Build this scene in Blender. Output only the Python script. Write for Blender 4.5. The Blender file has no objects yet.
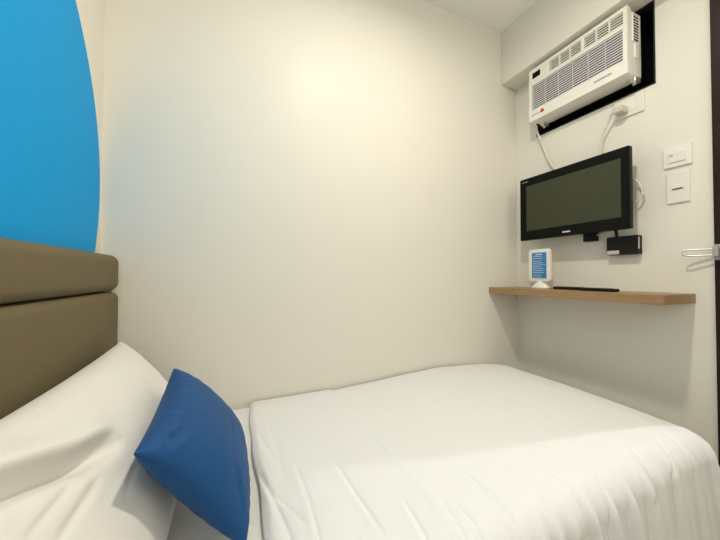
import bpy, bmesh, math, random
import numpy as np
from mathutils import Vector, Matrix, noise

random.seed(4)
S = bpy.context.scene
COL = S.collection
CZ = 1.07                       # camera height; measured heights are given relative to it

# ------------------------------------------------------------------ camera
F, YAW, PIT, ROL = 299.95, 0.39856, 0.01897, 0.00308
fw = Vector((math.sin(YAW)*math.cos(PIT), math.cos(YAW)*math.cos(PIT), math.sin(PIT)))
r0 = Vector((math.cos(YAW), -math.sin(YAW), 0)); u0 = r0.cross(fw)
rr = r0*math.cos(ROL)+u0*math.sin(ROL); uu = -r0*math.sin(ROL)+u0*math.cos(ROL)
cam = bpy.data.objects.new('camera', bpy.data.cameras.new('camera'))
COL.objects.link(cam)
cam.matrix_world = Matrix(((rr.x, uu.x, -fw.x, 0), (rr.y, uu.y, -fw.y, 0), (rr.z, uu.z, -fw.z, CZ), (0, 0, 0, 1)))
cam.data.sensor_width = 36; cam.data.lens = 36*F/720; cam.data.clip_start = .02
S.camera = cam

# ------------------------------------------------------------------ world, lights, exposure
w = bpy.data.worlds.new('world'); S.world = w; w.use_nodes = True
w.node_tree.nodes['Background'].inputs[0].default_value = (1.0, .94, .80, 1)
w.node_tree.nodes['Background'].inputs[1].default_value = 1.45
S.view_settings.view_transform = 'Standard'; S.view_settings.look = 'None'
S.view_settings.gamma = 1; S.view_settings.use_curve_mapping = False
S.view_settings.exposure = 0.15
CEIL = CZ+1.669
def area(name, loc, power, color, size, rot=(0, 0, 0), spread=180):
    l = bpy.data.lights.new(name, 'AREA'); l.shape = 'DISK'; l.size = size; l.energy = power; l.color = color
    l.spread = math.radians(spread)
    o = bpy.data.objects.new(name, l); o.location = loc; o.rotation_euler = rot; COL.objects.link(o); return o
ROOM_LIGHT = (.592, .51, CEIL-.034)
HALL_LIGHT = (2.30, .396, CEIL-.112)
area('room_lamp', ROOM_LIGHT, 16.5, (1.0, .93, .80), .13, spread=173)
area('hall_lamp', HALL_LIGHT, 11.5, (.97, .96, 1.0), .016)

# ------------------------------------------------------------------ materials
def mat(name, col, rough=.5, metal=0, spec=.5, bump=None, var=None, coat=0, sheen=0, emit=None):
    m = bpy.data.materials.new(name); m.use_nodes = True
    nt = m.node_tree; b = nt.nodes['Principled BSDF']
    b.inputs['Base Color'].default_value = (*col, 1); b.inputs['Roughness'].default_value = rough
    b.inputs['Metallic'].default_value = metal; b.inputs['Specular IOR Level'].default_value = spec
    b.inputs['Coat Weight'].default_value = coat; b.inputs['Sheen Weight'].default_value = sheen
    tc = nt.nodes.new('ShaderNodeTexCoord')
    if var:                                    # (scale, amount): gentle tone variation
        n = nt.nodes.new('ShaderNodeTexNoise'); n.inputs['Scale'].default_value = var[0]; n.inputs['Detail'].default_value = 5
        nt.links.new(tc.outputs['Object'], n.inputs['Vector'])
        x = nt.nodes.new('ShaderNodeMix'); x.data_type = 'RGBA'
        x.inputs[6].default_value = (*[c*(1-var[1]) for c in col], 1); x.inputs[7].default_value = (*[min(1, c*(1+var[1])) for c in col], 1)
        nt.links.new(n.outputs['Fac'], x.inputs[0]); nt.links.new(x.outputs[2], b.inputs['Base Color'])
    if bump:                                   # (scale, strength, distance)
        n = nt.nodes.new('ShaderNodeTexNoise'); n.inputs['Scale'].default_value = bump[0]; n.inputs['Detail'].default_value = 4
        nt.links.new(tc.outputs['Object'], n.inputs['Vector'])
        bp = nt.nodes.new('ShaderNodeBump'); bp.inputs['Strength'].default_value = bump[1]; bp.inputs['Distance'].default_value = bump[2]
        nt.links.new(n.outputs['Fac'], bp.inputs['Height']); nt.links.new(bp.outputs['Normal'], b.inputs['Normal'])
    if emit:
        b.inputs['Emission Color'].default_value = (*emit[0], 1); b.inputs['Emission Strength'].default_value = emit[1]
    return m

WALLC = (.83, .80, .715)
M = {}
M['wall'] = mat('wall_paint', WALLC, .36, spec=.07, bump=(9, .04, .01), var=(1.5, .015))
M['ceiling'] = mat('ceiling_paint', (.93, .91, .86), .8, bump=(20, .05, .01))
M['floor'] = mat('floor_tile', (.30, .24, .18), .35, var=(3, .1))
M['duvet'] = mat('white_cotton', (.84, .845, .84), .85, spec=.2, bump=(420, .12, .001), sheen=.1)
M['sheet'] = mat('sheet_cotton', (.80, .80, .79), .85, spec=.2, bump=(420, .12, .001))
M['pillow'] = mat('pillow_cotton', (.83, .815, .77), .85, spec=.2, bump=(420, .12, .001), sheen=.1)
M['blue_cloth'] = mat('blue_cloth', (.012, .080, .245), .6, spec=.25, bump=(600, .2, .0008), var=(60, .06))
M['headboard'] = mat('taupe_upholstery', (.175, .14, .078), .75, spec=.25, bump=(500, .3, .001), var=(220, .06))
M['base'] = mat('dark_bed_base', (.12, .09, .07), .7)
M['mattress'] = mat('mattress_ticking', (.75, .73, .70), .9)
M['ac'] = mat('ac_plastic', (.88, .86, .78), .38, var=(4, .015))
M['ac_vent'] = mat('ac_vent_plastic', (.78, .76, .68), .45)
M['ac_grille'] = mat('ac_grille_plastic', (.74, .74, .76), .45)
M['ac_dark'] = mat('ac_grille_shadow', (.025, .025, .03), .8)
M['ac_under'] = mat('ac_underside', (.62, .58, .50), .5)
M['black'] = mat('black_plastic', (.010, .010, .010), .45, spec=.2)
M['black_gloss'] = mat('black_gloss', (.005, .006, .005), .25, spec=.10)
M['black_matte'] = mat('black_recess', (.010, .010, .010), .8)
M['screen'] = mat('tv_screen', (.030, .037, .012), .30, spec=.5)
M['white_plastic'] = mat('white_plastic', (.86, .84, .78), .3)
M['switch'] = mat('switch_plastic', (.83, .80, .73), .35)
M['print_white'] = mat('print_white', (.80, .85, .90), .5)
M['print_grey'] = mat('print_grey', (.30, .30, .32), .5)
M['logo_red'] = mat('logo_red', (.42, .04, .02), .4)
M['print_blue'] = mat('print_blue', (.03, .22, .52), .35)
M['logo_silver'] = mat('logo_silver', (.75, .75, .75), .35)
M['label'] = mat('grey_label', (.55, .53, .50), .5)
M['chrome'] = mat('chrome', (.74, .72, .70), .34, metal=1)
M['latch_plate'] = mat('satin_grey_metal', (.42, .40, .41), .45, metal=.2)
M['steel'] = mat('steel_clip', (.75, .72, .62), .3, metal=.7)
M['cord'] = mat('white_cord', (.74, .71, .64), .45)
M['plug'] = mat('plug_grey', (.62, .57, .47), .45)
M['brown'] = mat('dark_brown_wood', (.022, .011, .007), .4, spec=.2, var=(9, .35))
M['diffuser'] = mat('lamp_diffuser', (.9, .88, .82), .4, emit=((1, .93, .8), 3))
M['globe'] = mat('lamp_globe', (.9, .88, .82), .4, emit=((1, .925, .80), 12))

def wood():
    m = bpy.data.materials.new('oak_laminate'); m.use_nodes = True; nt = m.node_tree; b = nt.nodes['Principled BSDF']
    tc = nt.nodes.new('ShaderNodeTexCoord'); mp = nt.nodes.new('ShaderNodeMapping'); mp.inputs['Scale'].default_value = (22, 1.4, 60)
    n = nt.nodes.new('ShaderNodeTexNoise'); n.inputs['Scale'].default_value = 3; n.inputs['Detail'].default_value = 8; n.inputs['Distortion'].default_value = .4
    cr = nt.nodes.new('ShaderNodeValToRGB'); cr.color_ramp.elements[0].position = .3; cr.color_ramp.elements[1].position = .7
    cr.color_ramp.elements[0].color = (.28, .165, .075, 1); cr.color_ramp.elements[1].color = (.385, .25, .12, 1)
    nt.links.new(tc.outputs['Object'], mp.inputs[0]); nt.links.new(mp.outputs[0], n.inputs['Vector'])
    nt.links.new(n.outputs['Fac'], cr.inputs[0]); nt.links.new(cr.outputs[0], b.inputs['Base Color'])
    b.inputs['Roughness'].default_value = .42
    return m
M['wood'] = wood()

def mural():
    """cream wall paint with a large painted blue disc (centre and radius in room coordinates)"""
    m = bpy.data.materials.new('wall_paint_with_blue_disc'); m.use_nodes = True; nt = m.node_tree; b = nt.nodes['Principled BSDF']
    tc = nt.nodes.new('ShaderNodeTexCoord'); sp = nt.nodes.new('ShaderNodeSeparateXYZ'); nt.links.new(tc.outputs['Object'], sp.inputs[0])
    def mt(op, a, bb=None):
        k = nt.nodes.new('ShaderNodeMath'); k.operation = op
        for i, v in enumerate((a, bb)):
            if v is None: continue
            if isinstance(v, (int, float)): k.inputs[i].default_value = v
            else: nt.links.new(v, k.inputs[i])
        return k.outputs[0]
    dy = mt('SUBTRACT', sp.outputs[1], .624); dz = mt('SUBTRACT', sp.outputs[2], CZ+.33)
    d = mt('SQRT', mt('ADD', mt('MULTIPLY', dy, dy), mt('MULTIPLY', dz, dz)))
    k = mt('LESS_THAN', d, .862)
    x = nt.nodes.new('ShaderNodeMix'); x.data_type = 'RGBA'
    x.inputs[6].default_value = (*WALLC, 1); x.inputs[7].default_value = (.003, .36, .82, 1)
    nt.links.new(k, x.inputs[0]); nt.links.new(x.outputs[2], b.inputs['Base Color'])
    b.inputs['Roughness'].default_value = .5; b.inputs['Specular IOR Level'].default_value = .12
    n = nt.nodes.new('ShaderNodeTexNoise'); n.inputs['Scale'].default_value = 30; nt.links.new(tc.outputs['Object'], n.inputs['Vector'])
    bp = nt.nodes.new('ShaderNodeBump'); bp.inputs['Strength'].default_value = .12; bp.inputs['Distance'].default_value = .005
    nt.links.new(n.outputs['Fac'], bp.inputs['Height']); nt.links.new(bp.outputs['Normal'], b.inputs['Normal'])
    return m
M['mural'] = mural()

# ------------------------------------------------------------------ helpers
def link(name, bm, m, parent=None, smooth=False, loc=None):
    me = bpy.data.meshes.new(name); bm.normal_update(); bm.to_mesh(me); bm.free()
    if smooth:
        for p in me.polygons: p.use_smooth = True
    me.materials.append(M[m] if isinstance(m, str) else m)
    o = bpy.data.objects.new(name, me); COL.objects.link(o)
    if parent: o.parent = parent
    if loc: o.location = loc
    return o
def tag(o, label=None, cat=None, group=None, kind=None):
    for k, v in (('label', label), ('category', cat), ('group', group), ('kind', kind)):
        if v: o[k] = v
    return o
def empty(name, loc, label, cat, group=None, rz=0):
    o = bpy.data.objects.new(name, None); COL.objects.link(o); o.location = loc; o.rotation_euler = (0, 0, rz)
    o.empty_display_size = .05
    return tag(o, label, cat, group)
def box(bm, a, b, bev=0, seg=2):
    """axis-aligned box from corner a to corner b, bevelled"""
    a = Vector(a); b = Vector(b)
    g = bmesh.ops.create_cube(bm, size=1, matrix=Matrix.Translation((a+b)/2) @ Matrix.Diagonal((*[abs(q) for q in (b-a)], 1)))
    if bev:
        es = {e for v in g['verts'] for e in v.link_edges}
        bmesh.ops.bevel(bm, geom=list(es), offset=bev, segments=seg, profile=.5, affect='EDGES')
def tube(bm, pts, r, n=10, res=8, cap=True):
    """swept round tube through the points (Catmull-Rom)"""
    P = [Vector(p) for p in pts]; Q = []
    for i in range(len(P)-1):
        p0 = P[max(i-1, 0)]; p1 = P[i]; p2 = P[i+1]; p3 = P[min(i+2, len(P)-1)]
        for k in range(res):
            t = k/res
            Q.append(.5*((2*p1)+(p2-p0)*t+(2*p0-5*p1+4*p2-p3)*t*t+(3*p1-p0-3*p2+p3)*t**3))
    Q.append(P[-1]); rings = []; up = None
    for i, q in enumerate(Q):
        d = (Q[min(i+1, len(Q)-1)]-Q[max(i-1, 0)]).normalized()
        if up is None: up = d.orthogonal().normalized()
        up = (up-d*up.dot(d)).normalized(); s = d.cross(up)
        rings.append([bm.verts.new(q+r*(up*math.cos(2*math.pi*k/n)+s*math.sin(2*math.pi*k/n))) for k in range(n)])
    for a, b in zip(rings, rings[1:]):
        for k in range(n): bm.faces.new((a[k], a[(k+1) % n], b[(k+1) % n], b[k]))
    if cap:
        bm.faces.new(rings[0][::-1]); bm.faces.new(rings[-1])
def grid_mesh(bm, P):
    """P: (n,m,3) array"""
    n, m = P.shape[:2]
    vs = [[bm.verts.new(P[i, j]) for j in range(m)] for i in range(n)]
    for i in range(n-1):
        for j in range(m-1): bm.faces.new((vs[i][j], vs[i+1][j], vs[i+1][j+1], vs[i][j+1]))
    return vs
def struct(name, bm, m): return tag(link(name, bm, m), kind='structure')
def rrect(hw, hh, r, n=6):
    pts = []
    for cx, cy, a0 in ((hw-r, hh-r, 0), (-hw+r, hh-r, 90), (-hw+r, -hh+r, 180), (hw-r, -hh+r, 270)):
        for k in range(n+1):
            a = math.radians(a0+90*k/n); pts.append((cx+r*math.cos(a), cy+r*math.sin(a)))
    return pts
def extrude_poly(bm, pts, t0, t1, fmap):
    a = [bm.verts.new(fmap(p[0], p[1], t0)) for p in pts]; b = [bm.verts.new(fmap(p[0], p[1], t1)) for p in pts]
    bm.faces.new(a); bm.faces.new(b[::-1]); n = len(pts)
    for i in range(n): bm.faces.new((a[i], b[i], b[(i+1) % n], a[(i+1) % n]))
    bmesh.ops.recalc_face_normals(bm, faces=bm.faces[:])

XL, XR, YW, YN, XB = -.4905, 1.8198, 1.5, -.62, 1.679
WT = .13                                        # thickness of the wall with the door
HX = 3.25                                       # far side of the hallway
OY0, OY1, OZ0, OZ1 = .745, 1.347, CZ+.910, CZ+1.3086   # opening for the air conditioner
DY0, DY1, DZ = -.29, .51, 2.29                 # door opening

# ------------------------------------------------------------------ room shell
bm = bmesh.new(); box(bm, (XL-.1, YN-.1, -.1), (HX+.1, YW+.1, 0)); struct('floor', bm, 'floor')
bm = bmesh.new(); box(bm, (XL-.1, YN-.1, CEIL), (HX+.1, YW+.1, CEIL+.1)); struct('ceiling', bm, 'ceiling')
bm = bmesh.new(); box(bm, (XL-.1, YW, 0), (HX+.1, YW+.1, CEIL)); struct('wall_back', bm, 'wall')
bm = bmesh.new(); WZ0, WZ1 = 1.05, 2.62     # unseen wall behind the camera; wide window opening added for soft fill light
box(bm, (XL-.1, YN-.1, 0), (HX+.1, YN, WZ0)); box(bm, (XL-.1, YN-.1, WZ1), (HX+.1, YN, CEIL)); box(bm, (XR, YN-.1, WZ0), (HX+.1, YN, WZ1))
struct('wall_front', bm, 'wall')
bm = bmesh.new()
for xx in (XL, .42, 1.10, XR-.05): box(bm, (xx, YN-.08, WZ0), (xx+.045, YN-.03, WZ1))
box(bm, (XL, YN-.08, WZ0), (XR, YN-.03, WZ0+.045)); box(bm, (XL, YN-.08, WZ1-.045), (XR, YN-.03, WZ1)); struct('fill_window_1', bm, 'white_plastic')  # unseen window frame, added around the fill light opening
bm = bmesh.new(); box(bm, (XL-.1, YN, 0), (XL, YW, CEIL)); struct('wall_left', bm, 'mural')
bm = bmesh.new()
X1 = XR+WT
box(bm, (XR, OY1, 0), (X1, YW, CEIL)); box(bm, (XR, OY0, 0), (X1, OY1, OZ0)); box(bm, (XR, OY0, OZ1), (X1, OY1, CEIL))
box(bm, (XR, DY1, 0), (X1, OY0, CEIL)); box(bm, (XR, DY0, DZ), (X1, DY1, CEIL)); box(bm, (XR, YN, 0), (X1, DY0, CEIL))
struct('wall_right', bm, 'wall')
bm = bmesh.new(); box(bm, (HX, YN, 0), (HX+.1, YW, CEIL)); struct('wall_hallway', bm, 'wall')
bm = bmesh.new(); box(bm, (XB, YN, OZ1), (XR, YW, CEIL), .004); struct('trim_1', bm, 'wall')       # ceiling beam above the window unit
# dark lining of the opening
bm = bmesh.new(); T = .006; XI = XR+.34
box(bm, (XR-.002, OY0, OZ0-.001), (XI, OY1, OZ0+T)); box(bm, (XR-.002, OY0, OZ1-T), (XI, OY1, OZ1))
box(bm, (XR-.002, OY0, OZ0), (XI, OY0+T, OZ1)); box(bm, (XR-.002, OY1-T, OZ0), (XI, OY1, OZ1)); box(bm, (XI, OY0, OZ0), (XI+T, OY1, OZ1))
struct('trim_2', bm, 'black_matte')
# dark brown door casing
bm = bmesh.new(); CW = .0563
for x0, x1 in ((XR-.012, XR), (X1, X1+.012)):
    box(bm, (x0, DY1, 0), (x1, DY1+CW, DZ+CW), .002); box(bm, (x0, DY0-CW, 0), (x1, DY0, DZ+CW), .002); box(bm, (x0, DY0, DZ), (x1, DY1, DZ+CW), .002)
box(bm, (XR-.012, DY1-.004, 0), (X1+.012, DY1, DZ)); box(bm, (XR-.012, DY0, 0), (X1+.012, DY0+.004, DZ)); box(bm, (XR-.012, DY0, DZ-.004), (X1+.012, DY1, DZ))
struct('trim_3', bm, 'brown')

# ceiling lamps
def downlight(x, y, label, drop=0):
    t = empty('ceiling_light', (x, y, CEIL), label, 'ceiling light')
    bm = bmesh.new(); prof = [(.050, 0), (.075, 0), (.078, -.006-drop), (.074, -.014-drop), (.056, -.018-drop), (.050, -.012-drop)]
    n = 40; rings = [[bm.verts.new((r*math.cos(2*math.pi*k/n), r*math.sin(2*math.pi*k/n), z)) for k in range(n)] for r, z in prof]
    for i in range(len(rings)):
        a, b = rings[i], rings[(i+1) % len(rings)]
        for k in range(n): bm.faces.new((a[k], a[(k+1) % n], b[(k+1) % n], b[k]))
    bmesh.ops.recalc_face_normals(bm, faces=bm.faces[:])
    link('trim_ring', bm, 'white_plastic', t, True)
    bm = bmesh.new(); bmesh.ops.create_cone(bm, cap_ends=True, segments=40, radius1=.050, radius2=.050, depth=.008, matrix=Matrix.Translation((0, 0, -.006-drop)))
    link('diffuser', bm, 'diffuser', t)
t = empty('ceiling_light', (ROOM_LIGHT[0], ROOM_LIGHT[1], CEIL), 'round glowing dome lamp on the ceiling above the bed', 'ceiling light')
bm = bmesh.new(); bmesh.ops.create_cone(bm, cap_ends=True, segments=40, radius1=.060, radius2=.066, depth=.024, matrix=Matrix.Translation((0, 0, -.012))); link('lamp_base', bm, 'white_plastic', t)
bm = bmesh.new(); bmesh.ops.create_icosphere(bm, subdivisions=3, radius=1, matrix=Matrix.Translation((0, 0, -.025)) @ Matrix.Diagonal((.066, .066, .006, 1))); link('dome', bm, 'globe', t, True)
downlight(HALL_LIGHT[0], HALL_LIGHT[1], 'round ceiling downlight in the hallway outside the door', .08)

# ------------------------------------------------------------------ bed
def bedtop(x):
    """height of the duvet's top face"""
    d = x-.47
    return CZ-.587+.0245*(d+np.sqrt(d*d+.02))
BY0, BY1, BX0, BX1 = .53, 1.485, -.40, 1.535
t = empty('bed', (.55, 1.0, 0), 'single bed with a dark base and white mattress along the plain wall', 'bed')
bm = bmesh.new(); box(bm, (BX0-.55, BY0-.99, .08), (BX1-.57, BY1-1.0, .24), .01); link('bed_base', bm, 'base', t)
for sx in (BX0-.45, BX1-.70):
    for sy in (BY0-.93, BY1-1.09):
        bm = bmesh.new(); box(bm, (sx, sy, 0), (sx+.06, sy+.06, .08), .004); link('leg', bm, 'base', t)
bm = bmesh.new(); box(bm, (BX0-.55, BY0-1.0, .245), (BX1-.55, BY1-1.0, .452), .035, 5); link('mattress', bm, 'mattress', t, True)

def crease(P, x, y, pts, w, A):
    """ridge and valley along a polyline; returns the height to add"""
    best = np.full(x.shape, 1e9); sd = np.zeros(x.shape); tt = np.zeros(x.shape)
    L = 0; segs = []
    for a, b in zip(pts, pts[1:]):
        l = math.hypot(b[0]-a[0], b[1]-a[1]); segs.append((a, b, L, l)); L += l
    for a, b, l0, l in segs:
        dx, dy = (b[0]-a[0])/l, (b[1]-a[1])/l
        s = (x-a[0])*dx+(y-a[1])*dy; sc = np.clip(s, 0, l)
        ex = x-(a[0]+dx*sc); ey = y-(a[1]+dy*sc); d = np.hypot(ex, ey); side = np.sign((x-a[0])*dy-(y-a[1])*dx)
        m = d < best; best[m] = d[m]; sd[m] = (d*side)[m]; tt[m] = ((l0+s)/L)[m]
    fade = np.clip((tt+.15)/.35, 0, 1)*np.clip((1.15-tt)/.35, 0, 1); fade = fade*fade*(3-2*fade)
    q = sd/w
    return A*fade*(np.exp(-((q-1.1)**2)*.8)*.32-np.exp(-((q+.1)**2)*2.2))

def nz(x, y, z, s, seed=0):
    f = np.vectorize(lambda a, b, c: noise.noise(Vector((a*s+seed, b*s+seed*1.7, c*s-seed))))
    return f(x, y, z)

CREASES = [
 ([(.846, .66), (.835, .525), (.815, .44)], .011, .009), ([(.729, .56), (.712, .47), (.700, .40)], .011, .009),
 ([(.955, .56), (.925, .48), (.900, .42)], .010, .008), ([(1.311, .60), (1.283, .517), (1.21, .42)], .010, .009),
 ([(1.177, .60), (1.137, .47), (1.10, .42)], .010, .008), ([(.932, .71), (.938, .62)], .010, .005),
 ([(.621, .72), (.628, .60), (.602, .457)], .011, .009), ([(.497, .64), (.473, .50), (.46, .42)], .008, .008),
 ([(.525, .64), (.515, .50), (.505, .42)], .008, .008), ([(.177, .90), (.180, .75), (.172, .58)], .014, .007),
 ([(.289, .87), (.300, .72), (.310, .60)], .014, .008), ([(.075, .92), (.10, .78), (.125, .62)], .016, .010),
 ([(1.05, .60), (1.02, .50), (1.0, .44)], .012, .006), ([(1.40, .64), (1.37, .53), (1.32, .42)], .012, .007),
 ([(.40, .66), (.385, .5)], .014, .006), ([(1.08, .74), (1.075, .66)], .010, .004), ([(.78, .80), (.77, .70)], .012, .004),
 ([(.466, 1.0), (.470, .75), (.462, .5)], .012, .010), ([(.085, 1.15), (.12, .95)], .02, .006), ([(.105, .80), (.16, .68)], .016, .007),
 ([(.125, 1.22), (.135, 1.02), (.13, .86)], .03, .004), ([(.33, 1.30), (.36, 1.12)], .02, .003),
]
RAD = .078
def drape(u, v, top, hem, xi, yi, thick=0.0, seed=0, creases=True):
    """u, v: flat cloth coordinates; cloth bends down past xi (foot) and below yi (near side)"""
    ex = np.maximum(u-xi, 0); ey = np.maximum(yi-v, 0)
    rho = np.maximum(ex, ey); d = np.hypot(ex, ey)+1e-9; nx, ny = ex/d, -ey/d
    nx = np.where(rho > 0, nx, 0); ny = np.where(rho > 0, ny, -1)
    r = RAD+thick; qa = r*math.pi/2
    a = np.clip(rho/r, 0, math.pi/2); hang = np.maximum(rho-qa, 0)
    cx = np.minimum(u, xi); cy = np.maximum(v, yi)
    out = r*np.sin(a)+.12*hang; z = top-r*(1-np.cos(a))-hang*.995
    # hanging folds, growing down the side
    s = np.where(ex > ey, 1.75+(v-yi)*-1.0, u)
    ramp = np.clip(rho/.14, 0, 1)
    fold = (.55*np.sin(s*88+2.2*np.sin(s*9))+.45*np.sin(s*141+1.3+1.5*np.sin(s*13+1)))
    fold = np.where(fold > 0, np.abs(fold)**.8, -np.abs(fold)**1.2)
    amp = .024*ramp*(.68+.32*np.sin(s*7.3+.6))
    amp = np.where(rho > 0, amp, 0)
    out = out+amp*fold*np.minimum(1, .35+rho*3)
    X = cx+nx*out; Y = cy+ny*out
    if creases:
        h = np.zeros(u.shape)
        for pts, ww, A in CREASES: h += crease(None, u, v, pts, ww*.62, A*.75)
        h += .0030*nz(u, v*.5, 0*u, 5, 3+seed)+.0014*nz(u, v*.4, 0*u, 17, 8+seed)
        c, sn = np.cos(a), np.sin(a)
        z = z+h*c; X = X+nx*h*sn; Y = Y+ny*h*sn
    return np.stack([X, Y, np.maximum(z, hem)], -1)

XI, YI = 1.499, .562
# fitted sheet: a thin shell over the mattress
bm = bmesh.new()
us = np.linspace(BX0-.004, BX1+.012, 90); prof = []
R = .04; y0, y1, zt = BY0-.008, BY1+.006, CZ-.600
for k in np.linspace(.30, zt-R, 5): prof.append((y0, k))
for k in range(1, 9):
    a = math.pi/2*k/8; prof.append((y0+R*(1-math.cos(a)), zt-R+R*math.sin(a)))
for k in np.linspace(y0+R, y1-R, 60)[1:-1]: prof.append((k, zt))
for k in range(0, 9):
    a = math.pi/2*k/8; prof.append((y1-R+R*math.sin(a), zt-R+R*math.cos(a)))
for k in np.linspace(zt-R, .30, 5)[1:]: prof.append((y1, k))
G = np.array([[(u_, p[0], p[1]) for p in prof] for u_ in us])
top = G[..., 2] > zt-.002
G[..., 2] += np.where(top, .0022*nz(G[..., 0], G[..., 1], 0*G[..., 0], 11, 2), 0)
grid_mesh(bm, G)
so = link('fitted_sheet', bm, 'sheet', None, True); md = so.modifiers.new('thickness', 'SOLIDIFY'); md.thickness = .002; md.offset = 1
tag(so, 'white fitted sheet showing as a narrow strip between the blue cushion and the duvet', 'sheet')

# duvet
du = np.concatenate([np.linspace(.085, XI, 270), np.linspace(XI, XI+.50, 90)[1:]])
dv = np.concatenate([np.linspace(1.488, 1.0, 60), np.linspace(1.0, YI, 90)[1:], np.linspace(YI, YI-.50, 95)[1:]])
U, V = np.meshgrid(du, dv, indexing='ij')
TOP = bedtop(U)
TOP = TOP-.014*np.clip((V-1.36)/.13, 0, 1)**2*np.clip((1.0-U)/.6, 0, 1)
TOP = TOP+.010*np.sin(np.clip((V-.5)/1.0, 0, 1)*math.pi)
TOP = TOP-.012*np.clip((U-1.38)/.12, 0, 1)**2-.010*np.clip((U-1.2)/.3, 0, 1)*np.clip((1.3-V)/.8, 0, 1)
# rounded far foot corner
P = drape(U, V, TOP, .06, XI, YI)
k = np.clip((V-1.32)/.17, 0, 1)**2*np.clip((U-1.15)/.3, 0, 1)
P[..., 2] -= .03*k; P[..., 0] -= .06*k*np.clip((U-1.3)/.2, 0, 1)
bm = bmesh.new(); grid_mesh(bm, P)
dvo = link('duvet', bm, 'duvet', None, True)
md = dvo.modifiers.new('thickness', 'SOLIDIFY'); md.thickness = .005; md.offset = -1
tag(dvo, 'white cotton duvet spread over the bed and hanging down its near side', 'duvet')
# turned-down band at the head end of the duvet
bu = np.concatenate([.068+.0*np.linspace(0, 1, 5), np.linspace(.070, .090, 8), np.linspace(.09, .458, 130)[1:], .461+0*np.linspace(0, 1, 3)])
bz = np.concatenate([np.linspace(-.020, -.002, 5), .0125*np.sin(np.linspace(.05, 1, 8)*math.pi/2)-.001, np.linspace(.0115, .0145, 129), np.linspace(.012, -.002, 3)])
U, V = np.meshgrid(bu, dv, indexing='ij'); DZb = np.repeat(bz[:, None], len(dv), 1)
wav = .006*np.sin(V*9+.8)+.004*np.sin(V*23)
U2 = U+np.clip((.2-U)/.13, 0, 1)*wav*.6+np.clip((U-.4)/.06, 0, 1)*.003*np.sin(V*15)
TOP = bedtop(U2)-.014*np.clip((V-1.36)/.13, 0, 1)**2+.010*np.sin(np.clip((V-.5)/1.0, 0, 1)*math.pi)
P = drape(U2, V, TOP+DZb, .06, XI, YI, .012)
bm = bmesh.new(); grid_mesh(bm, P)
bo = link('turned_down_band', bm, 'duvet', dvo, True)

# pillows
def pillow(name, m, parent, w, h, T, origin, e1, e2, wr, seed, n=110, cre=(), back=1.0, pin=.06, pw=.42, shear=0, gather=.35):
    """soft pillow: e1 is its width direction, e2 its height; the face points along e1 x e2"""
    e1 = Vector(e1).normalized(); e2 = Vector(e2); e2 = (e2-e1*e2.dot(e1)).normalized(); e3 = e1.cross(e2)
    a = np.sin(np.linspace(-math.pi/2, math.pi/2, n))
    u, v = np.meshgrid(a, a, indexing='ij')
    X = w/2*u*(1-pin*(1-v**2)*(u**2)**.5); Y = h/2*v*(1-pin*(1-u**2)*(v**2)**.5)
    X = X+shear*Y
    base = T/2*(np.clip(1-np.abs(u)**2.2, 0, 1)*np.clip(1-np.abs(v)**2.2, 0, 1))**pw
    bm = bmesh.new(); allv = []
    for side in (1, -1):
        edge = np.clip((1-np.maximum(np.abs(u), np.abs(v)))*6, 0, 1)
        d = wr*nz(X, Y*.7, 0*X, 5, seed+side)+wr*.45*nz(X, Y, 0*X, 13, seed+3)
        # gathers radiating in from the seam
        near = np.exp(-(1-np.abs(v))*5); d += gather*wr*near*np.sin(u*w*75+3*np.sin(u*5+seed))*np.sign(1)
        near = np.exp(-(1-np.abs(u))*5); d += gather*wr*near*np.sin(v*h*80+2*np.sin(v*4+seed))
        if side == 1:
            for pts, ww, A in cre: d += crease(None, X, Y, pts, ww, A)
        Z = side*(base+d*edge)*(1 if side > 0 else back)
        Pg = np.array([(origin[0]+X*e1[0]+Y*e2[0]+Z*e3[0]), (origin[1]+X*e1[1]+Y*e2[1]+Z*e3[1]), (origin[2]+X*e1[2]+Y*e2[2]+Z*e3[2])]).transpose(1, 2, 0)
        allv.append(grid_mesh(bm, Pg))
    bmesh.ops.remove_doubles(bm, verts=bm.verts[:], dist=.0004)
    bmesh.ops.recalc_face_normals(bm, faces=bm.faces[:])
    return link(name, bm, m, parent, True)

po = pillow('pillow', 'pillow', None, .92, .42, .19, (-.260, .885, CZ-.417), (0, 1, 0), (-.56, 0, .83), .0085, 3.1, 170, gather=.08,
     cre=[([(-.15, .050), (-.23, .076), (-.28, .100), (-.38, .150)], .026, .046), ([(-.20, .055), (-.29, .105), (-.34, .14)], .014, .008),
          ([(-.19, .045), (-.27, .060), (-.36, .055)], .010, .004), ([(-.24, .03), (-.34, .02)], .012, .005),
          ([(-.12, -.02), (-.17, -.015), (-.23, -.03)], .009, .003), ([(-.05, -.09), (-.15, -.10)], .012, .003)])
tag(po, 'large white pillow leaning against the taupe headboard', 'pillow')
co = pillow('cushion', 'blue_cloth', None, .42, .31, .145, (-.067, .853, CZ-.416), (-.02, 1, .06), (-.55, 0, .76), .0035, 9.3, 110, back=.8, pin=.085, pw=.42, shear=-.06, gather=.5,
     cre=[([(-.19, .12), (-.13, .10), (-.07, .11)], .012, .006), ([(-.06, -.02), (.02, -.01)], .010, .002), ([(-.18, -.10), (-.12, -.04)], .014, .004)])
tag(co, 'small plain blue cushion leaning on the white pillow', 'cushion')

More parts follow.
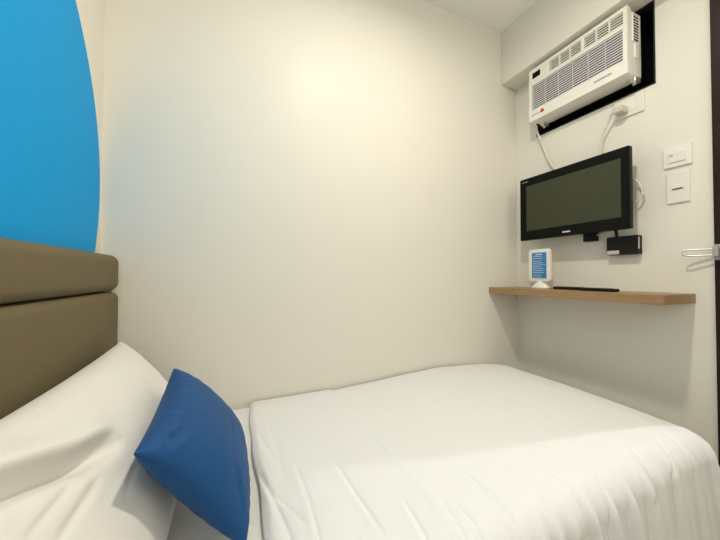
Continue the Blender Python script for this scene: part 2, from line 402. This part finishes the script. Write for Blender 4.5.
# headboard
t = empty('headboard', (XL, .9, CZ-.8), 'taupe upholstered headboard of two stacked padded panels on the left wall', 'headboard')
def pad(name, z0, z1, y0, y1, x0, x1, r):
    bm = bmesh.new(); box(bm, (x0-XL, y0-.9, z0-CZ+.8), (x1-XL, y1-.9, z1-CZ+.8), r, 6)
    return link(name, bm, 'headboard', t, True)
pad('upper_panel', CZ-.062, CZ+.078, .32, 1.492, XL+.004, XL+.070, .032)
pad('lower_panel', .22, CZ-.066, .32, 1.492, XL+.004, XL+.070, .028)
bm = bmesh.new(); box(bm, (.0005, .34-.9, .25-CZ+.8), (.02, 1.48-.9, .8+.05)); link('backing_board', bm, 'base', t)

# ------------------------------------------------------------------ shelf and what stands on it
SH = CZ-.0728
bm = bmesh.new(); r = .022; y0, y1, x0, x1 = .626, YW, 1.5568, XR
pts = [(x1, y0), (x1, y1), (x0, y1)]+[(x0+r-r*math.cos(a), y0+r-r*math.sin(a)) for a in np.linspace(0, math.pi/2, 8)]
extrude_poly(bm, pts, CZ-.1137, SH, lambda a, b, c: (a, b, c))
bmesh.ops.bevel(bm, geom=[e for e in bm.edges if abs(e.verts[0].co.z-e.verts[1].co.z) < 1e-5], offset=.0012, segments=1, affect='EDGES')
tag(link('wall_shelf', bm, 'wood'), 'long light oak floating shelf fixed under the television', 'shelf')

# acrylic sign
t = empty('sign_stand', (1.70, 1.243, SH), 'small white framed sign with a blue notice standing on the shelf', 'sign')
bm = bmesh.new(); h0, h1 = .040, .236; hw = .068
fm = lambda a, b, c: (c, a, (h0+h1)/2+b)
extrude_poly(bm, rrect(hw, (h1-h0)/2, .020), -.009, .009, fm)
bmesh.ops.bevel(bm, geom=[e for e in bm.edges if abs(e.verts[0].co.x-e.verts[1].co.x) < 1e-5], offset=.002, segments=2, affect='EDGES')
link('frame', bm, 'white_plastic', t, False)
bm = bmesh.new(); extrude_poly(bm, rrect(.046, .077, .002), -.0105, -.009, fm); ins = link('notice', bm, 'print_blue', t)
bm = bmesh.new(); rng = random.Random(2); z = (h0+h1)/2+.068
def bar(ya, yb, za, zb): box(bm, (-.0112, ya, za), (-.0104, yb, zb))
for row in range(12):
    hgt = .0055 if row == 0 else .0026
    if row in (3, 10): z -= .004
    x = .040 if row else .020; end = -.040+rng.random()*.03 if row else -.022
    if row == 10: end = -.012
    while x > end:
        l = rng.uniform(.006, .014); bar(max(x-l, end), x, z-hgt, z); x -= l+.0025
    z -= hgt+(.010 if row else .009)-.001
link('lettering', bm, 'print_white', ins)
bm = bmesh.new(); n = 32; rings = []
for rx, ry, zz in ((.030, .056, 0), (.030, .056, .006), (.026, .050, .014), (.019, .036, .026), (.013, .022, .036), (.011, .018, .044)):
    rings.append([bm.verts.new((rx*math.cos(2*math.pi*k/n), ry*math.sin(2*math.pi*k/n), zz)) for k in range(n)])
for a, b in zip(rings, rings[1:]):
    for k in range(n): bm.faces.new((a[k], a[(k+1) % n], b[(k+1) % n], b[k]))
bm.faces.new(rings[0][::-1]); bm.faces.new(rings[-1]); link('base', bm, 'white_plastic', t, True)

def remote(loc, rz, L, label, W=.042):
    t = empty('remote_control', loc, label, 'remote control', None, rz)
    bm = bmesh.new(); box(bm, (-W/2, -L/2, 0), (W/2, L/2, .015), .005, 3); link('body', bm, 'black', t, True)
    for i in range(9):
        for j in range(3):
            if i == 0 and j != 1: continue
            bm = bmesh.new(); box(bm, (-.0125+j*.0125-.0038, L/2-.018-i*.0145-.004, .0148), (-.0125+j*.0125+.0038, L/2-.018-i*.0145+.004, .0168), .001, 1)
            link('button', bm, 'print_grey' if i else 'logo_red', t)
remote((1.695, 1.065, SH+.0005), math.radians(4), .165, 'black remote control lying on the shelf beside the small sign')
remote((1.650, .906, SH+.0005), math.radians(-3), .165, 'black remote control at the shelf front, farther from the small sign')

# ------------------------------------------------------------------ television
TY0, TY1, TZ0, TZ1, TX = .800, 1.383, CZ+.2268, CZ+.619, 1.708
t = empty('television', (XR, (TY0+TY1)/2, (TZ0+TZ1)/2), 'black flat television mounted on the wall above the oak shelf', 'television')
def TV(x, y, z): return (x-XR, y-(TY0+TY1)/2, z-(TZ0+TZ1)/2)
bm = bmesh.new()
sy0, sy1, sz0, sz1 = .835, 1.341, CZ+.2857, CZ+.5704
x = TX
# bezel: a frame with an opening for the screen
outer = [(TY0, TZ0), (TY1, TZ0), (TY1, TZ1), (TY0, TZ1)]; inner = [(sy0, sz0), (sy1, sz0), (sy1, sz1), (sy0, sz1)]
box(bm, TV(x, TY0, TZ0), TV(x+.03, TY1, sz0), .003); box(bm, TV(x, TY0, sz1), TV(x+.03, TY1, TZ1), .003)
box(bm, TV(x, TY0, sz0-.003), TV(x+.03, sy0, sz1+.003), .003); box(bm, TV(x, sy1, sz0-.003), TV(x+.03, TY1, sz1+.003), .003)
link('bezel', bm, 'black_gloss', t)
bm = bmesh.new(); box(bm, TV(x+.003, sy0-.002, sz0-.002), TV(x+.012, sy1+.002, sz1+.002)); link('screen', bm, 'screen', t)
bm = bmesh.new(); box(bm, TV(x+.028, TY0+.012, TZ0+.012), TV(x+.055, TY1-.012, TZ1-.012), .012, 3)
link('back_cover', bm, 'black', t)
bm = bmesh.new(); box(bm, TV(x+.053, 1.02, CZ+.34), TV(XR-.001, 1.18, CZ+.50), .003); link('wall_bracket', bm, 'black', t)
bm = bmesh.new(); yy = 1.113
for l in (.010, .008, .007, .010, .008): box(bm, TV(x-.0008, yy-l+.0015, CZ+.2455), TV(x+.002, yy, CZ+.2535)); yy -= l
link('maker_lettering', bm, 'logo_silver', t)
bm = bmesh.new(); yy = 1.365
for l in (.007, .005, .006, .004, .007, .005, .005): box(bm, TV(x-.0005, yy-l+.0014, TZ1-.024), TV(x+.002, yy, TZ1-.019)); yy -= l
link('corner_lettering', bm, 'print_grey', t)

# ------------------------------------------------------------------ air conditioner
AX, AY0, AY1, AZ0, AZ1 = 1.700, .797, 1.307, CZ+.962, CZ+1.284
t = empty('air_conditioner', (XR, (AY0+AY1)/2, AZ0), 'cream white window type air conditioner set in the wall opening under the beam', 'air conditioner')
ac_root = t
def AC(x, y, z): return (x-XR, y-(AY0+AY1)/2, z-AZ0)
W = AY1-AY0; H = AZ1-AZ0
fy = lambda f: AY1-f*W             # fraction from the left end
fz = lambda f: AZ1-f*H             # fraction from the top
# sleeve (the metal body running back into the wall) and front shell with openings
bm = bmesh.new(); box(bm, AC(XR+.010, AY0+.030, AZ0+.035), AC(XR+.30, AY1-.030, AZ1-.030), .004); link('sleeve', bm, 'black_matte', t)
bm = bmesh.new()
GX0, GX1, GZ0, GZ1 = .035, .965, .31, .80       # intake grille
VX0, VX1, VZ0, VZ1 = .26, .97, .055, .255      # air outlet
def pl(f0, f1, g0, g1, x0=AX, x1=AX+.03, bev=0): box(bm, AC(x0, fy(f1), fz(g1)), AC(x1, fy(f0), fz(g0)), bev)
pl(0, 1, GZ1, 1); pl(0, 1, VZ1, GZ0); pl(0, GX0, GZ0, GZ1); pl(GX1, 1, GZ0, GZ1); pl(0, 1, 0, VZ0); pl(VX1, 1, VZ0, VZ1); pl(0, VX0, VZ0, VZ1)
pl(.60, .63, VZ0, VZ1)
bmesh.ops.remove_doubles(bm, verts=bm.verts[:], dist=1e-5)
link('front_panel', bm, 'ac', t)
bm = bmesh.new()
box(bm, AC(AX+.024, AY0+.004, AZ0+.002), AC(XR+.012, AY1-.004, AZ1-.002), .010, 4); link('housing', bm, 'ac', t)
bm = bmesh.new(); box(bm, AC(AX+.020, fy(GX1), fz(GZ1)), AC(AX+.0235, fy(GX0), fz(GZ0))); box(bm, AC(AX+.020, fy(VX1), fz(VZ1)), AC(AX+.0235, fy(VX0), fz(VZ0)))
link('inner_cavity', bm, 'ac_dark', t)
bm = bmesh.new(); nl = 12
for i in range(nl):
    z = fz(GZ1)+(i+.5)/nl*(GZ1-GZ0)*H; box(bm, AC(AX+.004, fy(GX1), z-.0029), AC(AX+.0065, fy(GX0), z+.0029))
for i in range(1, 6):
    y = fy(GX1)+i/6*(GX1-GX0)*W; box(bm, AC(AX+.010, y-.0010, fz(GZ1)), AC(AX+.014, y+.0010, fz(GZ0)))
link('intake_grille', bm, 'ac_grille', t)
for va, vb in ((VX0, .60), (.63, VX1)):
    bm = bmesh.new()
    for i in range(5):
        z = fz(VZ1)+(i+.5)/5*(VZ1-VZ0)*H; box(bm, AC(AX+.003, fy(vb), z-.0026), AC(AX+.008, fy(va), z+.0026))
    for i in range(1, 3):
        f = va+(vb-va)*i/3; box(bm, AC(AX+.001, fy(f)-.004, fz(VZ1)), AC(AX+.012, fy(f)+.004, fz(VZ0)))
    link('air_outlet_louvre', bm, 'ac_vent', t)
bm = bmesh.new(); box(bm, AC(AX-.002, fy(.235), fz(.25)), AC(AX+.002, fy(.03), fz(.06)), .001); cp = link('control_panel', bm, 'ac', t)
bm = bmesh.new(); box(bm, AC(AX-.003, fy(.150), fz(.195)), AC(AX+.001, fy(.050), fz(.085)), .0005); link('display', bm, 'black_gloss', cp)
for i in range(3):
    bm = bmesh.new(); box(bm, AC(AX-.0035, fy(.215), fz(.105+i*.045)), AC(AX, fy(.175), fz(.085+i*.045)), .0005); link('button', bm, 'ac', cp)
bm = bmesh.new(); f = .035
for l in (.012, .010, .010, .012, .010, .010, .012): pl(f, f+l, .885, .905, AX-.0008, AX+.001); f += l+.004
for i in range(1): pass
link('maker_lettering', bm, 'print_grey', t)
bm = bmesh.new(); n = 20; c = AC(AX, fy(.168), fz(.886))
ptsl = [(.011*math.cos(2*math.pi*k/n)*(1-.25*math.sin(2*math.pi*k/n)), .011*math.sin(2*math.pi*k/n)) for k in range(n)]
extrude_poly(bm, ptsl, -.0016, .001, lambda a, b, d: (c[0]+d, c[1]+a, c[2]+b)); link('logo_badge', bm, 'logo_red', t)
bm = bmesh.new(); f = .72
for l in (.014, .010, .016, .008, .012, .016, .010, .014, .012): pl(f, f+l, .875, .905, AX-.0008, AX+.001); f += l+.005
link('model_lettering', bm, 'print_grey', t)
# side: slotted outlet and clip
bm = bmesh.new(); ys = AY0+.004
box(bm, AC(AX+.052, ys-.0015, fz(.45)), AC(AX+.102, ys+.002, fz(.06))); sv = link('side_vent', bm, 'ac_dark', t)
bm = bmesh.new()
for i in range(9):
    z = fz(.45)+(i+.5)/9*.39*H; box(bm, AC(AX+.052, ys-.004, z-.002), AC(AX+.102, ys, z+.002))
for xx in (AX+.050, AX+.102): box(bm, AC(xx, ys-.005, fz(.47)), AC(xx+.003, ys, fz(.05)))
link('vent_bars', bm, 'ac', sv)
bm = bmesh.new(); box(bm, AC(AX+.064, ys-.006, fz(.72)), AC(AX+.094, ys, fz(.50)), .002); link('side_clip', bm, 'ac', t)
for yy in (AY0+.018, AY1-.030):
    bm = bmesh.new(); c = AC(XR-.012, yy, AZ0)
    box(bm, (c[0]-.030, c[1]-.012, c[2]-.016), (c[0]+.018, c[1]+.012, c[2]+.010), .004, 2)
    bmesh.ops.create_cone(bm, cap_ends=True, segments=16, radius1=.008, radius2=.006, depth=.012, matrix=Matrix.Translation((c[0]-.012, c[1], c[2]-.021)))
    link('support_bracket', bm, 'steel', t)

# ------------------------------------------------------------------ cord and outlet
t = empty('wall_outlet', (XR, .848, CZ+.850), 'square cream outlet plate on the wall below the air conditioner', 'outlet')
bm = bmesh.new(); box(bm, (-.009, -.061, -.048), (0, .061, .048), .003, 2); link('plate', bm, 'switch', t)
bm = bmesh.new(); box(bm, (-.0105, -.030, -.026), (-.0085, .030, .026), .001, 1); link('socket_insert', bm, 'white_plastic', t)
def PC(x, y, z): return AC(x, y, z+CZ)
bm = bmesh.new(); tube(bm, [PC(*p) for p in ((1.780, 1.318, .965), (1.785, 1.318, .93), (1.794, 1.288, .828), (1.800, 1.235, .685), (1.803, 1.15, .57), (1.803, 1.06, .535), (1.800, .985, .60), (1.798, .966, .667), (1.792, .955, .735), (1.780, .920, .800), (1.768, .897, .834))], .0062, 10, 10)
cd_ = link('power_cord', bm, 'cord', ac_root, True)
bm = bmesh.new(); box(bm, PC(1.755, .848, .818), PC(1.8085, .892, .852), .006, 3); link('plug', bm, 'plug', cd_, True)
bm = bmesh.new(); tube(bm, [(1.782, .880, CZ+.510), (1.782, .838, CZ+.487), (1.786, .808, CZ+.462), (1.789, .793, CZ+.425), (1.789, .789, CZ+.395), (1.787, .803, CZ+.368), (1.785, .830, CZ+.360), (1.783, .870, CZ+.362)], .0038, 10, 8)
tag(link('aerial_cable', bm, 'cord', None, True), 'short white cable loop sticking out behind the right edge of the television', 'cable')

# ------------------------------------------------------------------ adapter and plug under the television
t = empty('power_adapter', (XR, .868, CZ+.155), 'black box adapter with a pale label on the wall under the television corner', 'adapter')
bm = bmesh.new(); box(bm, (-.040, -.064, -.046), (0, .068, .046), .004, 2); link('body', bm, 'black', t)
bm = bmesh.new(); box(bm, (-.0408, .012, -.043), (-.0395, .064, -.024)); link('front_label', bm, 'label', t)
bm = bmesh.new(); box(bm, (-.036, -.0648, -.020), (-.026, -.0635, .036)); link('side_label', bm, 'label', t)
bm = bmesh.new(); tube(bm, [(-.018, .030, .044), (-.02, .032, .060), (-.022, .034, .085)], .007, 12); link('lead', bm, 'black', t, True)
t = empty('plug_block', (XR, 1.022, CZ+.217), 'small black plug block poking out below the middle of the television', 'plug')
bm = bmesh.new(); box(bm, (-.034, -.031, -.026), (0, .031, .030), .004, 2); link('body', bm, 'black', t)
bm = bmesh.new(); tube(bm, [(-.016, -.030, .008), (-.018, -.050, .004), (-.018, -.070, .012), (-.018, -.09, .022)], .0042, 10); link('lead', bm, 'cord', t, True)

# ------------------------------------------------------------------ switches
t = empty('light_switch', (XR, .673, CZ+.536), 'white wall switch plate with a wide rocker, the upper of two by the door', 'switch')
bm = bmesh.new(); box(bm, (-.010, -.046, -.046), (0, .046, .046), .003, 3); link('plate', bm, 'white_plastic', t)
bm = bmesh.new(); box(bm, (-.0145, -.028, -.026), (-.0095, .030, .020), .0015, 2); rk = link('rocker', bm, 'switch', t)
bm = bmesh.new(); box(bm, (-.0150, .012, .002), (-.0143, .024, .008)); link('indicator', bm, 'print_grey', rk)
t = empty('keycard_switch', (XR, .673, CZ+.397), 'cream keycard switch plate with a slot, the lower of two by the door', 'switch')
bm = bmesh.new(); box(bm, (-.009, -.038, -.069), (0, .037, .069), .003, 3); link('plate', bm, 'switch', t)
bm = bmesh.new(); box(bm, (-.0125, -.020, -.010), (-.0085, .019, .012), .001, 1); sl = link('card_holder', bm, 'switch', t)
bm = bmesh.new(); box(bm, (-.0128, -.017, -.009), (-.0121, .016, -.0045)); link('card_slot', bm, 'black', sl)

# ------------------------------------------------------------------ swing bar latch on the casing
t = empty('door_latch', (XR-.012, .552, CZ+.100), 'chrome swing bar door latch on the dark brown door frame', 'latch')
bm = bmesh.new(); box(bm, (-.006, -.012, -.032), (0, .012, .032), .002); link('mounting_plate', bm, 'latch_plate', t)
bm = bmesh.new(); box(bm, (-.046, -.010, -.020), (-.005, .006, .020), .004, 3); link('hinge_block', bm, 'latch_plate', t)
bm = bmesh.new(); L = .094; q = .0125
P = [(-.034, 0, q), (-.035, .03, q), (-.036, .06, q), (-.037, L-.012, q*.95), (-.038, L-.003, q*.6), (-.038, L, 0), (-.038, L-.003, -q*.6), (-.037, L-.012, -q*.95), (-.036, .06, -q), (-.035, .03, -q), (-.034, 0, -q)]
P = [(p[0]+.022-.0*p[1]-(p[1]/L)*.024, p[1], p[2]) for p in P]
tube(bm, P, .0034, 12, 6); link('swing_bar', bm, 'chrome', t, True)
